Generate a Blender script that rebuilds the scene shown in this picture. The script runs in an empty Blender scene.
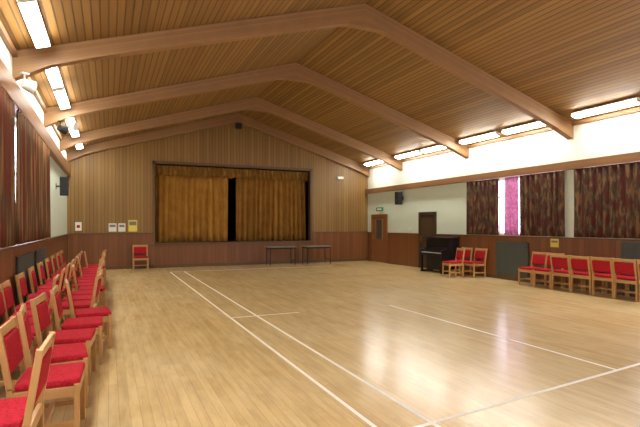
import bpy, bmesh, math, random
from mathutils import Vector, Matrix
random.seed(4)
S=bpy.context.scene
XL,XR,YB,YF=-1.3,10.7,18.7,-3.0
XM=4.7; ZE,ZR=4.2,6.05
def roof(x): return ZR-(ZR-ZE)*abs(x-XM)/6.0

# ---------------- materials ----------------
def srgb(r,g,b):
    f=lambda c:(c/255/12.92) if c/255<=.04045 else ((c/255+.055)/1.055)**2.4
    return (f(r),f(g),f(b),1)
def newmat(n):
    m=bpy.data.materials.new(n); m.use_nodes=True
    return m,m.node_tree,m.node_tree.nodes['Principled BSDF']
def plain(n,c,rough=.6,noise=.08,scale=8,metal=0,spec=.5):
    m,t,p=newmat(n)
    tc=t.nodes.new('ShaderNodeTexCoord'); no=t.nodes.new('ShaderNodeTexNoise'); no.inputs['Scale'].default_value=scale
    no.inputs['Detail'].default_value=4
    t.links.new(tc.outputs['Object'],no.inputs['Vector'])
    mr=t.nodes.new('ShaderNodeMapRange'); mr.inputs[3].default_value=1-noise; mr.inputs[4].default_value=1+noise
    t.links.new(no.outputs['Fac'],mr.inputs[0])
    mx=t.nodes.new('ShaderNodeVectorMath'); mx.operation='SCALE'; mx.inputs[0].default_value=c[:3]
    t.links.new(mr.outputs[0],mx.inputs['Scale']); t.links.new(mx.outputs[0],p.inputs['Base Color'])
    p.inputs['Roughness'].default_value=rough; p.inputs['Metallic'].default_value=metal
    p.inputs['Specular IOR Level'].default_value=spec
    return m
def N(t,op,a,b=None,c=None):
    n=t.nodes.new('ShaderNodeMath'); n.operation=op
    for i,v in enumerate((a,b,c)):
        if v is None: continue
        if isinstance(v,(int,float)): n.inputs[i].default_value=v
        else: t.links.new(v,n.inputs[i])
    return n.outputs[0]
def boards(n,axis,grain,width,c1,c2,line=.35,lw=.1,rough=.5,gs=1.0,endjoint=0,wear=None,spec=.5,bump=.3):
    """boards laid side by side along `axis`, grain along `grain`"""
    m,t,p=newmat(n); L=t.links.new
    tc=t.nodes.new('ShaderNodeTexCoord'); sp=t.nodes.new('ShaderNodeSeparateXYZ'); L(tc.outputs['Object'],sp.inputs[0])
    a=sp.outputs[axis]; g=sp.outputs[grain]
    u=N(t,'DIVIDE',a,width); fl=N(t,'FLOOR',u); fr=N(t,'FRACT',u)
    cell=t.nodes.new('ShaderNodeCombineXYZ'); L(fl,cell.inputs[0])
    edge=N(t,'LESS_THAN',fr,lw)
    if endjoint:
        off=N(t,'MULTIPLY',N(t,'FRACT',N(t,'MULTIPLY',fl,.377)),endjoint)
        gg=N(t,'DIVIDE',N(t,'ADD',g,off),endjoint); L(N(t,'FLOOR',gg),cell.inputs[1])
    wn=t.nodes.new('ShaderNodeTexWhiteNoise'); L(cell.outputs[0],wn.inputs['Vector'])
    mp=t.nodes.new('ShaderNodeMapping'); sc=[14,14,14]; sc[grain]=.9
    mp.inputs['Scale'].default_value=[s*gs for s in sc]; L(tc.outputs['Object'],mp.inputs[0])
    no=t.nodes.new('ShaderNodeTexNoise'); no.inputs['Scale'].default_value=1.6; no.inputs['Detail'].default_value=5; L(mp.outputs[0],no.inputs['Vector'])
    f=N(t,'ADD',N(t,'MULTIPLY',wn.outputs['Value'],.55),N(t,'MULTIPLY',no.outputs['Fac'],.55))
    mix=t.nodes.new('ShaderNodeMix'); mix.data_type='RGBA'; L(f,mix.inputs['Factor']); mix.inputs['A'].default_value=c1; mix.inputs['B'].default_value=c2
    k=N(t,'SUBTRACT',1.0,N(t,'MULTIPLY',edge,line))
    vm=t.nodes.new('ShaderNodeVectorMath'); vm.operation='SCALE'; L(mix.outputs['Result'],vm.inputs[0]); L(k,vm.inputs['Scale'])
    out=vm.outputs[0]
    if wear:
        n2=t.nodes.new('ShaderNodeTexNoise'); n2.inputs['Scale'].default_value=.5; n2.inputs['Detail'].default_value=4; n2.inputs['Roughness'].default_value=.6
        L(tc.outputs['Object'],n2.inputs['Vector'])
        mr=t.nodes.new('ShaderNodeMapRange'); mr.inputs[1].default_value=.35; mr.inputs[2].default_value=.7; mr.inputs[4].default_value=.55
        L(n2.outputs['Fac'],mr.inputs[0])
        m2=t.nodes.new('ShaderNodeMix'); m2.data_type='RGBA'; L(mr.outputs[0],m2.inputs['Factor']); L(out,m2.inputs['A']); m2.inputs['B'].default_value=wear
        n3=t.nodes.new('ShaderNodeTexNoise'); n3.inputs['Scale'].default_value=5; n3.inputs['Detail'].default_value=8; n3.inputs['Roughness'].default_value=.7
        mp3=t.nodes.new('ShaderNodeMapping'); mp3.inputs['Scale'].default_value=(2.2,.3,1); L(tc.outputs['Object'],mp3.inputs[0]); L(mp3.outputs[0],n3.inputs['Vector'])
        mr3=t.nodes.new('ShaderNodeMapRange'); mr3.inputs[1].default_value=.32; mr3.inputs[2].default_value=.56; mr3.inputs[3].default_value=.8; mr3.inputs[4].default_value=1
        L(n3.outputs['Fac'],mr3.inputs[0])
        v2=t.nodes.new('ShaderNodeVectorMath'); v2.operation='SCALE'; L(m2.outputs['Result'],v2.inputs[0]); L(mr3.outputs[0],v2.inputs['Scale'])
        out=v2.outputs[0]
        rr=t.nodes.new('ShaderNodeMapRange'); rr.inputs[3].default_value=rough-.04; rr.inputs[4].default_value=rough+.08; L(n3.outputs['Fac'],rr.inputs[0]); L(rr.outputs[0],p.inputs['Roughness'])
    else: p.inputs['Roughness'].default_value=rough
    L(out,p.inputs['Base Color'])
    p.inputs['Specular IOR Level'].default_value=spec
    if bump:
        b=t.nodes.new('ShaderNodeBump'); b.inputs['Strength'].default_value=bump; b.inputs['Distance'].default_value=.004; b.invert=True
        L(edge,b.inputs['Height']); L(b.outputs[0],p.inputs['Normal'])
    return m
M={}
M['floor']=boards('maple_floor',0,1,.085,srgb(192,160,98),srgb(222,192,134),line=.28,lw=.07,rough=.21,gs=.8,endjoint=1.3,wear=srgb(230,210,162),bump=.1,spec=.65)
M['ceil']=boards('ceiling_boards',0,1,.11,srgb(108,76,34),srgb(160,120,60),line=.62,lw=.18,rough=.55,bump=.5)
M['back']=boards('wall_boards',0,2,.12,srgb(118,84,38),srgb(152,116,58),line=.5,lw=.15,rough=.5)
M['wainB']=boards('wainscot_back',0,2,.16,srgb(104,62,32),srgb(134,84,46),line=.4,lw=.06,rough=.4)
M['wainS']=boards('wainscot_side',1,2,.16,srgb(104,62,32),srgb(134,84,46),line=.4,lw=.06,rough=.4)
M['trim']=boards('trim_wood',2,1,.09,srgb(120,82,46),srgb(146,104,62),line=.15,lw=.06,rough=.45)
M['wall']=plain('painted_plaster',srgb(212,224,204),.8,.03)
M['upper']=plain('painted_plaster_upper',srgb(230,234,218),.8,.03)
def glulam():
    m,t,p=newmat('glulam'); L=t.links.new
    tc=t.nodes.new('ShaderNodeTexCoord'); sp=t.nodes.new('ShaderNodeSeparateXYZ'); L(tc.outputs['Object'],sp.inputs[0])
    d=N(t,'ADD',sp.outputs[2],N(t,'MULTIPLY',N(t,'ABSOLUTE',N(t,'SUBTRACT',sp.outputs[0],XM)),(ZR-ZE)/6))
    u=N(t,'DIVIDE',d,.045); fl=N(t,'FLOOR',u); e=N(t,'LESS_THAN',N(t,'FRACT',u),.12)
    wn=t.nodes.new('ShaderNodeTexWhiteNoise'); wn.noise_dimensions='1D'; L(fl,wn.inputs['W'])
    no=t.nodes.new('ShaderNodeTexNoise'); no.inputs['Scale'].default_value=5; L(tc.outputs['Object'],no.inputs['Vector'])
    f=N(t,'ADD',N(t,'MULTIPLY',wn.outputs['Value'],.5),N(t,'MULTIPLY',no.outputs['Fac'],.5))
    mix=t.nodes.new('ShaderNodeMix'); mix.data_type='RGBA'; L(f,mix.inputs['Factor']); mix.inputs['A'].default_value=srgb(132,96,60); mix.inputs['B'].default_value=srgb(162,122,80)
    v=t.nodes.new('ShaderNodeVectorMath'); v.operation='SCALE'; L(mix.outputs['Result'],v.inputs[0]); L(N(t,'SUBTRACT',1.0,N(t,'MULTIPLY',e,.2)),v.inputs['Scale'])
    L(v.outputs[0],p.inputs['Base Color']); p.inputs['Roughness'].default_value=.5
    return m
M['glulam']=glulam()
def cloth(n,c1,c2,c3=None,scale=18,trans=.0,tcol=None,stretch=None):
    m,t,p=newmat(n); L=t.links.new
    tc=t.nodes.new('ShaderNodeTexCoord'); no=t.nodes.new('ShaderNodeTexNoise'); no.inputs['Scale'].default_value=scale; no.inputs['Detail'].default_value=3
    mp=t.nodes.new('ShaderNodeMapping'); mp.inputs['Scale'].default_value=stretch or (1,1,1)
    L(tc.outputs['Object'],mp.inputs[0]); L(mp.outputs[0],no.inputs['Vector'])
    r=t.nodes.new('ShaderNodeValToRGB'); r.color_ramp.elements[0].position=.4; r.color_ramp.elements[1].position=.6
    r.color_ramp.elements[0].color=c1; r.color_ramp.elements[1].color=c2
    if c3: 
        e=r.color_ramp.elements.new(.5); e.color=c3
    L(no.outputs['Fac'],r.inputs[0]); L(r.outputs[0],p.inputs['Base Color']); p.inputs['Roughness'].default_value=.9; p.inputs['Specular IOR Level'].default_value=.1
    if trans:
        tr=t.nodes.new('ShaderNodeBsdfTranslucent'); tr.inputs[0].default_value=tcol or c2
        ms=t.nodes.new('ShaderNodeMixShader'); ms.inputs[0].default_value=trans
        L(p.outputs[0],ms.inputs[1]); L(tr.outputs[0],ms.inputs[2]); L(ms.outputs[0],t.nodes['Material Output'].inputs[0])
    return m
M['curt']=cloth('patterned_curtain',srgb(92,46,42),srgb(124,92,66),srgb(72,68,54),12,.04,srgb(170,80,60),(1,1,.3))
M['curtL']=cloth('striped_curtain',srgb(104,50,38),srgb(136,100,64),srgb(84,66,46),10,.04,srgb(170,80,50),(1,1,.06))
M['curtpink']=cloth('thin_curtain',srgb(190,130,150),srgb(220,170,190),srgb(200,140,180),14,.3,srgb(225,165,200))
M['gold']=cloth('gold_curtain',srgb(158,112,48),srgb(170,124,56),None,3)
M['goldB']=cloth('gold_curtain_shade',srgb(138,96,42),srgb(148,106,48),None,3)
M['val']=cloth('valance_cloth',srgb(126,88,38),srgb(146,104,48),srgb(108,74,32),9,stretch=(1,1,.3))
M['red']=cloth('red_upholstery',srgb(154,28,38),srgb(178,40,48),None,60)
M['beech']=plain('beech_frame',srgb(188,144,86),.4,.12,12)
M['black']=plain('black_lacquer',srgb(22,20,22),.3,.05)
M['blackm']=plain('black_matte',srgb(28,28,30),.7,.05)
M['dark']=plain('stage_dark',srgb(26,22,20),.9,.05)
M['rad']=plain('radiator_paint',srgb(70,78,68),.5,.05)
M['white']=plain('white_enamel',srgb(235,235,230),.4,.02)
M['grey']=plain('grey_laminate',srgb(120,116,108),.4,.05)
M['yellow']=plain('yellow_paper',srgb(225,205,90),.8,.05)
M['paper']=plain('white_paper',srgb(225,225,215),.8,.08,60)
M['green']=plain('green_sign',srgb(40,130,80),.5,.02)
M['doorw']=plain('door_wood',srgb(136,86,46),.4,.12,6)
M['doord']=plain('dark_door',srgb(70,52,34),.45,.1,6)
M['darkglass']=plain('dark_glass',srgb(60,70,66),.1,.02)
M['brass']=plain('brass',srgb(180,150,80),.3,.02,8,1)
M['line']=plain('court_line_paint',srgb(236,230,212),.45,.06,9)
M['stagew']=plain('stage_edge_wood',srgb(100,70,40),.45,.1,6)
m,t,p=newmat('tube_glow'); p.inputs['Emission Color'].default_value=(1,.97,.9,1); p.inputs['Emission Strength'].default_value=47; p.inputs['Base Color'].default_value=(1,1,1,1); M['glow']=m
m,t,p=newmat('window_glass')
tr=t.nodes.new('ShaderNodeBsdfTransparent'); gl=t.nodes.new('ShaderNodeBsdfGlossy'); gl.inputs['Roughness'].default_value=.02
ms=t.nodes.new('ShaderNodeMixShader'); ms.inputs[0].default_value=.06
t.links.new(tr.outputs[0],ms.inputs[1]); t.links.new(gl.outputs[0],ms.inputs[2]); t.links.new(ms.outputs[0],t.nodes['Material Output'].inputs[0]); M['glass']=m

# ---------------- mesh builder ----------------
class B:
    def __init__(s,name): s.bm=bmesh.new(); s.name=name; s.mats=[]
    def mi(s,m):
        if m not in s.mats: s.mats.append(m)
        return s.mats.index(m)
    def box(s,x0,x1,y0,y1,z0,z1,m,bev=0,mat=None):
        r=bmesh.ops.create_cube(s.bm,size=1)
        mm=Matrix.Translation(((x0+x1)/2,(y0+y1)/2,(z0+z1)/2))@Matrix.Diagonal((abs(x1-x0),abs(y1-y0),abs(z1-z0),1))
        if mat is not None: mm=mat@mm
        bmesh.ops.transform(s.bm,matrix=mm,verts=r['verts'])
        i=s.mi(m); fs=set(f for v in r['verts'] for f in v.link_faces)
        for f in fs: f.material_index=i
        if bev:
            es=list(set(e for v in r['verts'] for e in v.link_edges))
            q=bmesh.ops.bevel(s.bm,geom=es,offset=bev,segments=2,affect='EDGES',profile=.6)
            for f in q['faces']: f.material_index=i
    def bar(s,a,b,w,d,m,bev=0):
        a=Vector(a); b=Vector(b); v=b-a; L=v.length
        q=v.to_track_quat('Z','X').to_matrix().to_4x4()
        s.box(-w/2,w/2,-d/2,d/2,-L/2,L/2,m,bev,Matrix.Translation((a+b)/2)@q)
    def cyl(s,a,b,r,m,seg=16,r2=None):
        a=Vector(a); b=Vector(b); v=b-a
        q=v.to_track_quat('Z','Y').to_matrix().to_4x4()
        c=bmesh.ops.create_cone(s.bm,cap_ends=True,segments=seg,radius1=r,radius2=r if r2 is None else r2,depth=v.length,matrix=Matrix.Translation((a+b)/2)@q)
        i=s.mi(m)
        for f in set(f for x in c['verts'] for f in x.link_faces): f.material_index=i
    def prismY(s,pts,y0,y1,m):
        i=s.mi(m)
        A=[s.bm.verts.new((x,y0,z)) for x,z in pts]; C=[s.bm.verts.new((x,y1,z)) for x,z in pts]
        fs=[s.bm.faces.new(A),s.bm.faces.new(C[::-1])]
        n=len(pts)
        for k in range(n): fs.append(s.bm.faces.new((A[k],C[k],C[(k+1)%n],A[(k+1)%n])))
        for f in fs: f.material_index=i
    def mesh(s):
        bmesh.ops.recalc_face_normals(s.bm,faces=s.bm.faces)
        me=bpy.data.meshes.new(s.name); s.bm.to_mesh(me); s.bm.free()
        for k in s.mats: me.materials.append(M[k])
        return me
    def done(s,loc=(0,0,0),rz=0,smooth=False):
        me=s.mesh()
        if smooth:
            for p in me.polygons: p.use_smooth=True
        return place(s.name,me,loc,rz)
def place(name,me,loc,rz=0,rot=None):
    o=bpy.data.objects.new(name,me); S.collection.objects.link(o); o.location=loc
    o.rotation_euler=rot if rot else (0,0,rz); return o

# ---------------- room shell ----------------
b=B('floor'); b.box(XL-.2,XR+.2,YF-.2,YB+3,-.15,0,'floor'); b.done()
b=B('ceiling')
b.prismY([(XL-.2,roof(XL-.2)),(XM,ZR),(XR+.2,roof(XR+.2)),(XR+.2,roof(XR)+.1),(XM,ZR+.15),(XL-.2,roof(XL)+.1)],YF-.2,YB+.2,'ceil'); b.done()
b=B('wall_back')
b.prismY([(XL-.2,0),(1.6,0),(1.6,roof(1.6)),(XL-.2,roof(XL-.2))],YB,YB+.2,'back')
b.prismY([(7.88,0),(XR+.2,0),(XR+.2,roof(XR+.2)),(7.88,roof(7.88))],YB,YB+.2,'back')
b.prismY([(1.6,3.9),(7.88,3.9),(7.88,roof(7.88)),(XM,ZR),(1.6,roof(1.6))],YB,YB+.2,'back')
b.box(1.6,7.88,YB,YB+.2,0,.855,'wainB'); b.done()
b=B('trim_wainscot_back')
b.box(XL+.05,1.5,YB-.03,YB-.001,0,1.27,'wainB'); b.box(7.98,XR-.05,YB-.03,YB-.001,0,1.27,'wainB'); b.box(1.5,7.98,YB-.03,YB-.001,0,.85,'wainB')
b.box(XL+.05,1.5,YB-.05,YB-.001,1.27,1.31,'stagew'); b.box(7.98,XR-.05,YB-.05,YB-.001,1.27,1.31,'stagew'); b.done()
b=B('baseboard_back'); b.box(XL+.06,XR-.06,YB-.05,YB-.031,0,.12,'stagew'); b.done()
b=B('wall_front'); b.prismY([(XL-.2,0),(XR+.2,0),(XR+.2,roof(XR+.2)),(XM,ZR),(XL-.2,roof(XL-.2))],YF-.2,YF,'upper'); b.done()
def sidewall(name,xa,xb,wins,z0,z1,ztop,ztr):
    b=B(name)
    b.box(xa,xb,YF,YB,0,z0,'wall'); b.box(xa,xb,YF,YB,z1,ztr,'wall'); b.box(xa,xb,YF,YB,ztr,ztop,'upper')
    y=YF
    for w in sorted(wins):
        b.box(xa,xb,y,w[0],z0,z1,'wall'); y=w[1]
    b.box(xa,xb,y,YB,z0,z1,'wall'); b.done()
RW=[(.8,4.1),(4.8,8.15),(8.6,12.0)]; LW=[(.8,4.0),(4.6,7.7),(8.3,12.0)]
sidewall('wall_right',XR,XR+.2,RW,1.32,2.98,roof(XR)+.02,3.1)
sidewall('wall_left',XL-.2,XL,LW,1.32,3.25,roof(XL)+.02,3.5)
b=B('trim_wainscot_right')
for a,c in ((YF,13.76),(14.79,17.01),(18.29,YB-.06)):
    b.box(XR-.03,XR-.001,a,c,0,1.25,'wainS'); b.box(XR-.045,XR-.001,a,c,1.25,1.285,'stagew')
b.done()
b=B('trim_wainscot_left'); b.box(XL+.001,XL+.03,YF,YB-.06,0,1.25,'wainS'); b.box(XL+.001,XL+.045,YF,YB-.06,1.25,1.29,'stagew'); b.done()
b=B('baseboard_left'); b.box(XL+.031,XL+.045,YF,YB-.06,0,.12,'stagew'); b.done()
b=B('baseboard_right'); b.box(XR-.045,XR-.031,YF,13.76,0,.12,'stagew'); b.done()
b=B('trim_right'); b.box(XR-.14,XR-.001,YF,YB,3.0,3.2,'trim',.01); b.done()
b=B('trim_left'); b.box(XL+.001,XL+.12,YF,YB,3.3,3.62,'trim',.01); b.done()
b=B('trim_eaves_right'); b.box(XR-.06,XR-.001,YF,YB,4.1,4.19,'trim'); b.done()
b=B('trim_eaves_left'); b.box(XL+.001,XL+.06,YF,YB,4.1,4.19,'trim'); b.done()
def window(name,side,y0,y1,z0,z1):
    b=B(name); x=XR+.1 if side>0 else XL-.1
    f=.05
    b.box(x-.03,x+.03,y0,y1,z0,z0+f,'white'); b.box(x-.03,x+.03,y0,y1,z1-f,z1,'white')
    n=3
    for i in range(n+1):
        yy=y0+(y1-y0-f)*i/n; b.box(x-.03,x+.03,yy,yy+f,z0+f,z1-f,'white')
    b.box(x-.025,x+.025,y0,y1,z0+1.1,z0+1.14,'white')
    b.box(x-.004,x+.004,y0+.01,y1-.01,z0+.01,z1-.01,'glass'); b.done()
for i,w in enumerate(RW): window('window_%d'%(i+1),1,w[0],w[1],1.32,2.98)
for i,w in enumerate(LW): window('window_%d'%(i+4),-1,w[0],w[1],1.32,3.25)

# glulam portal rafters
def rafter(y):
    b=B('roof_beam'); e=.006; T=.17
    up=lambda x:roof(x)-e
    pts=[(XL,up(XL)),(XM-.25,up(XM-.25)),(XM,up(XM)),(XM+.25,up(XM+.25)),(XR,up(XR)),(XR,up(XR)-.42),(XR-.7,up(XR-.7)-.36)]
    z5=up(XM+.55)-.34
    pts+=[(XM+.55,z5),(XM+.35,z5+.035),(XM-.35,z5+.035),(XM-.55,z5),(XL+1.2,up(XL+1.2)-.28),(XL+.5,up(XL+.5)-.3),(XL,up(XL)-.42)]
    b.prismY(pts,y-T/2,y+T/2,'glulam'); b.done()
for y in (.3,4.1,8.4,12.2,16.0,YB-.09): rafter(y)

# fluorescent fittings
def fitting():
    b=B('fluorescent_light')
    for yy in (-.5,.5): b.box(-.04,.04,yy-.04,yy+.04,-.05,0.0,'white')
    b.box(-.1,.1,-.78,.78,-.08,-.05,'white',.005)
    b.box(-.09,.09,-.76,.76,-.13,-.08,'glow',.015)
    b.box(-.095,.095,-.79,-.76,-.135,-.05,'white'); b.box(-.095,.095,.76,.79,-.135,-.05,'white')
    return b.mesh()
fm=fitting(); ang=math.atan((ZR-ZE)/6)
for y in (-1.7,1.4,3.0,5.2,7.2,9.4,11.2,13.2,14.9,17.3):
    for x,s in ((-.9,-1),(10.3,1)):
        place('fluorescent_light',fm,(x,y,roof(x)-.004),rot=(0,s*ang,0))

# stage
b=B('stage')
b.box(1.45,8.03,YB-.1,YB+.0,.86,.93,'stagew',.008); b.box(1.61,7.87,YB-.02,YB+3,.86,.93,'stagew')
b.box(1.2,8.3,YB+2.9,YB+3,.0,4.6,'dark'); b.box(1.2,1.3,YB+.21,YB+2.9,.0,4.6,'dark'); b.box(8.2,8.3,YB+.21,YB+2.9,.0,4.6,'dark')
b.box(1.2,8.3,YB+.21,YB+3,4.6,4.7,'dark'); b.done()
b=B('trim_proscenium')
b.box(1.5,1.6,YB-.05,YB+.2,.93,4.0,'stagew'); b.box(7.88,7.98,YB-.05,YB+.2,.93,4.0,'stagew'); b.box(1.5,7.98,YB-.05,YB+.2,3.9,4.0,'stagew')
b.done()

def curtain(name,axis,a0,a1,c,z0,z1,mat,pitch=.14,amp=.04,flare=0,seed=0,loops=0):
    rnd=random.Random(seed); n=int((a1-a0)/pitch*10)+1; rows=8
    bm=bmesh.new(); V=[]
    for j in range(rows+1):
        z=z1+(z0-z1)*j/rows; r=[]
        k=.55+.45*j/rows
        for i in range(n+1):
            s=a0+(a1-a0)*i/n; q=(s-a0)/pitch
            p=q*2*math.pi+ .8*math.sin(q*.9+seed)+ .15*j*math.sin(q*.37)
            d=amp*k*(math.sin(p)+.3*math.sin(2.3*p+seed))
            zz=z
            if loops and j==rows: zz=z+.06*abs(math.sin(q*math.pi/3))
            r.append(bm.verts.new((s,c+d,zz) if axis=='x' else (c+d,s,zz)))
        V.append(r)
    for j in range(rows):
        for i in range(n): bm.faces.new((V[j][i],V[j][i+1],V[j+1][i+1],V[j+1][i])).smooth=True
    me=bpy.data.meshes.new(name); bm.to_mesh(me); bm.free(); me.materials.append(M[mat])
    o=place(name,me,(0,0,0)); md=o.modifiers.new('s','SOLIDIFY'); md.thickness=.006
    return o
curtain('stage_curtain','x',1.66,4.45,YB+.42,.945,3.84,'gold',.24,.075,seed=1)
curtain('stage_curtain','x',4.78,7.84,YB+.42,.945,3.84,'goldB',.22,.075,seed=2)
curtain('stage_valance_curtain','x',1.62,7.86,YB+.22,3.46,3.88,'val',.16,.03,seed=3,loops=1)
xr=XR-.1
curtain('window_curtain','y',10.72,12.1,xr,1.3,2.99,'curt',.18,.045,seed=4)
curtain('window_curtain','y',9.98,10.5,xr,1.3,2.99,'curtpink',.12,.035,seed=5)
curtain('window_curtain','y',8.5,9.96,xr,1.3,2.99,'curt',.18,.045,seed=6)
curtain('window_curtain','y',6.4,8.25,xr,1.3,2.99,'curt',.18,.045,seed=7)
xl=XL+.09
curtain('window_curtain','y',8.1,9.88,xl,1.32,3.29,'curtL',.18,.035,seed=8)
curtain('window_curtain','y',9.95,12.2,xl,1.32,3.29,'curtL',.18,.035,seed=9)
curtain('window_curtain','y',4.5,7.75,xl,1.32,3.29,'curtL',.18,.035,seed=10)

# court lines
b=B('badminton_court_lines'); w=.02
def ln(x0,x1,y0,y1): b.box(x0,x1,y0,y1,.0005,.002,'line')
ln(1.93-w,1.93+w,2.0,16.8); ln(2.39-w,2.39+w,2.0,16.8)
ln(1.93,8.03,16.8-w,16.8+w); ln(5.13-w,5.13+w,3.45,8.1)
ln(1.93,3.2,8.1-w,8.1+w)
b.bar((2.0,3.09,.00125),(6.5,3.6,.00125),.0015,.04,'line')
b.done()

# ---------------- furniture ----------------
def chair_mesh():
    b=B('upholstered_chair'); W=.24; bv=.004; t=.038
    for sx in (-1,1):
        x=sx*W
        b.bar((x,.22,0),(x,.22,.44),t,t,'beech',bv)
        b.bar((x,-.2,0),(x,-.2,.46),t,t,'beech',bv)
        b.bar((x,-.2,.44),(x,-.27,.88),t,t,'beech',bv)
        b.box(x-.012,x+.012,-.2,.22,.35,.42,'beech',.003)
        b.box(x-.012,x+.012,-.2,.22,.13,.17,'beech',.003)
    b.box(-W,W,.205,.235,.35,.42,'beech',.003); b.box(-W,W,-.215,-.185,.35,.42,'beech',.003)
    b.box(-W,W,-.02,.02,.13,.165,'beech',.003)
    b.box(-W+.0,W-.0,-.175,.24,.42,.475,'red',.02)
    R=Matrix.Translation((0,-.2,.44))@Matrix.Rotation(math.atan2(.07,.44),4,'X')
    b.box(-W+.018,W-.018,-.022,.028,.11,.36,'red',.018,R)
    b.box(-W+.01,W-.01,-.012,.012,.375,.44,'beech',.004,R)
    return b.mesh()
cm=chair_mesh()
def chair(x,y,face,z=0):
    # face: 0=+Y, -90=+X, 90=-X, 180=-Y
    place('upholstered_chair',cm,(x,y,z),math.radians(face))
# left rows along wall, two deep
for i,(x,y,f) in enumerate([(-.42,4.15,-92),(-.42,4.85,-85),(-.38,5.55,-95),(-.30,6.25,-90),(-.22,6.95,-84)]): chair(x,y,f)
y=7.7; i=0
while y<15.2:
    fw=(i%4==3)
    chair((-.33 if fw else -.38)+random.uniform(-.02,.04),y,(-90 if fw else 88)+random.uniform(-4,4)); y+=.6; i+=1
y=5.4; i=0
while y<15.6:
    chair(-.93,y,(-90 if (i%2 or y<7.4) else 90)+random.uniform(-1,1)); y+=.57; i+=1
chair(-.62,3.42,88)
# right row
for y in (12.05,11.42): chair(10.3,y,90+random.uniform(-4,4))
chair(9.75,11.75,75)
y=9.25; i=0
while y>1:
    chair(10.31+random.uniform(-.02,.02),y,(90 if i<2 else -90)+random.uniform(-4,4)); y-=.53; i+=1
chair(1.07,18.25,180)

# radiators
def radiator(x,s,y0,y1,z0,z1,nm):
    b=B(nm)
    xa,xb=(x-.085,x-.03) if s>0 else (x+.02,x+.06)
    b.box(xa+.01,xb-.01,y0,y1,z0+.02,z1-.02,'rad')
    n=int((y1-y0)/.07)
    for i in range(n):
        yy=y0+(i+.5)*(y1-y0)/n; b.box(xa,xb,yy-.025,yy+.025,z0,z1,'rad',.01)
    b.cyl(((xa+xb)/2,y0+.03,0),((xa+xb)/2,y0+.03,z0+.05),.012,'rad',10); b.cyl(((xa+xb)/2,y1-.03,0),((xa+xb)/2,y1-.03,z0+.05),.012,'rad',10)
    b.done()
radiator(XR-.015,1,9.66,10.85,.14,1.12,'radiator'); radiator(XR-.015,1,5.8,7.05,.14,1.22,'radiator')
radiator(XL+.015,-1,8.4,10.0,.14,1.12,'column_radiator'); radiator(XL+.015,-1,10.4,12,.14,1.12,'column_radiator')

# upright piano (keyboard side faces the room)
b=B('upright_piano')
b.box(10.2,10.62,12.5,13.7,.0,1.16,'black',.008); b.box(10.17,10.64,12.47,13.73,1.16,1.19,'black',.006)
b.box(9.92,10.2,12.5,13.7,.58,.66,'black',.006)
b.box(9.92,10.22,12.5,12.55,.66,.78,'black',.01); b.box(9.92,10.22,13.65,13.7,.66,.78,'black',.01)
b.box(9.95,10.1,12.57,13.63,.66,.675,'white'); 
for i in range(29):
    if i%7 in (2,6): continue
    yy=12.59+i*.0358; b.box(10.02,10.1,yy,yy+.018,.675,.69,'black')
b.box(10.1,10.2,12.55,13.65,.66,.84,'black',.01)
for yy in (12.55,13.65): b.box(9.95,10.01,yy-.03,yy+.03,.06,.58,'black',.006); b.box(9.93,10.2,yy-.04,yy+.04,0,.06,'black',.006)
b.box(10.15,10.21,12.95,13.25,.05,.08,'brass')
b.done()

# doors on right wall
def door(name,y0,y1,z1,mat,leaves,glz):
    b=B(name); x=XR-.001
    b.box(x-.06,x,y0-.08,y0,0,z1+.08,mat,.004); b.box(x-.06,x,y1,y1+.08,0,z1+.08,mat,.004); b.box(x-.06,x,y0,y1,z1,z1+.08,mat,.004)
    L=(y1-y0)/leaves
    for i in range(leaves):
        a=y0+i*L+.005; c=a+L-.01
        b.box(x-.03,x-.002,a,c,.01,z1-.005,mat,.003)
        if glz:
            b.box(x-.036,x-.03,a+.3,c-.3,1.0,z1-.15,'darkglass')
            b.box(x-.04,x-.03,a+.28,a+.3,.98,z1-.13,'beech');b.box(x-.04,x-.03,c-.3,c-.28,.98,z1-.13,'beech')
        else:
            for z0_,z1_ in ((.2,.85),(1.05,1.85)): b.box(x-.038,x-.03,a+.12,c-.12,z0_,z1_,mat,.003)
        hy=c-.09 if i==0 else a+.06
        b.box(x-.045,x-.03,hy,hy+.04,.95,1.2,'brass'); b.cyl((x-.045,hy+.02,1.05),(x-.09,hy+.02,1.05),.012,'brass',10); b.cyl((x-.09,hy+.02,1.05),(x-.09,hy-.08,1.05),.012,'brass',10)
    b.done()
door('door_1',17.1,18.2,1.98,'doorw',1,True)
door('door_2',13.85,14.7,2.0,'doord',1,False)
b=B('exit_sign'); b.box(XR-.04,XR-.001,17.35,17.9,2.2,2.36,'green',.004); b.box(XR-.043,XR-.04,17.45,17.8,2.24,2.32,'white'); b.done()

# folding tables by stage
def table():
    b=B('folding_table')
    b.box(-.58,.58,-.3,.3,.7,.73,'grey',.006); b.box(-.55,.55,-.27,.27,.66,.7,'blackm')
    for sx in (-1,1):
        for sy in (-1,1): b.cyl((sx*.53,sy*.24,0),(sx*.51,sy*.24,.67),.016,'blackm',10)
        b.cyl((sx*.525,-.24,.2),(sx*.525,.24,.2),.011,'blackm',10)
    b.cyl((-.52,0,.64),(.52,0,.64),.011,'blackm',10)
    return b.mesh()
tm=table()
place('folding_table',tm,(6.35,18.1,0)); place('folding_table',tm,(7.9,18.05,0),math.radians(3))

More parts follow.
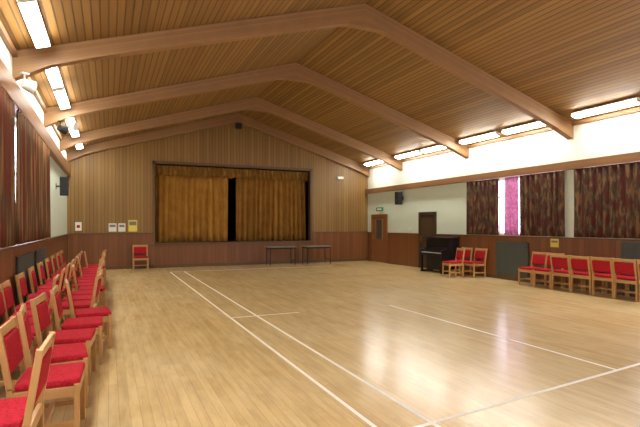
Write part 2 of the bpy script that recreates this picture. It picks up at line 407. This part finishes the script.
# speakers
def speaker(x,y,z,rz):
    b=B('wall_speaker')
    b.prismY([(-.12,-.25),(.12,-.25),(.12,.25),(-.12,.25)],-.1,.1,'blackm')
    b.cyl((0,.1,-.1),(0,.106,-.1),.085,'black',24); b.cyl((0,.1,.13),(0,.106,.13),.04,'black',20); b.box(-.02,.02,-.19,-.1,-.02,.02,'blackm'); b.box(-.05,.05,-.2,-.19,-.08,.08,'blackm')
    o=b.done((x,y,z)); o.rotation_euler=(0,0,rz)
speaker(XL+.2,14.8,2.66,math.radians(-90)); speaker(XR-.2,15.9,2.66,math.radians(90))
# floodlights on frame ends
def flood(x,y,z,mat,rz):
    b=B('spotlight')
    b.cyl((0,0,0),(0,.16,-.03),.07,mat,20,.1); b.cyl((0,.16,-.03),(0,.165,-.031),.09,'white',20)
    b.cyl((0,.03,.0),(0,.03,.15),.012,mat,8); b.box(-.05,.05,-.02,.08,.14,.16,mat); b.cyl((-.1,.06,-.01),(.1,.06,-.01),.012,mat,8)
    o=b.done((x,y,z)); o.rotation_euler=(0,0,rz)
flood(-1.17,8.3,3.72,'white',math.radians(-60)); flood(-1.0,12.1,3.78,'blackm',math.radians(-50)); flood(-.8,12.17,3.86,'white',math.radians(-120))
b=B('ceiling_speaker'); b.box(4.58,4.82,YB-.36,YB-.19,5.4,5.62,'blackm',.02); b.cyl((4.7,YB-.36,5.51),(4.7,YB-.37,5.51),.08,'black',20); b.done()
# posters
def poster(name,x0,x1,z0,z1,mat):
    b=B(name); b.box(x0,x1,YB-.008,YB-.001,z0,z1,mat); b.box(x0+.03,x1-.03,YB-.0095,YB-.008,z0+(z1-z0)*.55,z1-.05,'grey'); b.done()
poster('notice_poster',.02,.28,1.36,1.66,'paper'); poster('notice_poster',.34,.58,1.36,1.66,'paper'); poster('notice_poster',.68,.98,1.36,1.78,'yellow')
b=B('fire_alarm_box'); b.box(-1.05,-.85,YB-.05,YB-.001,1.4,1.7,'white',.006); b.box(-1.0,-.9,YB-.055,YB-.05,1.5,1.6,'red'); b.done()
b=B('emergency_light'); b.box(9.15,9.45,YB-.08,YB-.001,3.6,3.72,'white',.01); b.done()
b=B('notice_card'); b.box(XR-.038,XR-.032,8.72,8.97,1.02,1.24,'yellow'); b.box(XR-.04,XR-.038,8.75,8.94,1.14,1.19,'grey'); b.done()
b=B('light_switch_panel'); b.box(XR-.02,XR-.001,15.3,15.45,1.38,1.5,'white',.003); b.box(XR-.026,XR-.02,15.33,15.42,1.41,1.47,'paper'); b.done()

# world daylight
w=bpy.data.worlds.new('World'); S.world=w; w.use_nodes=True
bg=w.node_tree.nodes['Background']; bg.inputs[0].default_value=(.80,.76,1.0,1); bg.inputs[1].default_value=11
# camera
c=bpy.data.cameras.new('cam'); co=bpy.data.objects.new('camera',c); S.collection.objects.link(co)
co.location=(0,0,1.6); co.rotation_euler=(math.radians(90),0,math.radians(-24.05)); c.sensor_width=36; c.lens=475/640*36; c.shift_y=.018
S.camera=co
S.view_settings.view_transform='Standard'
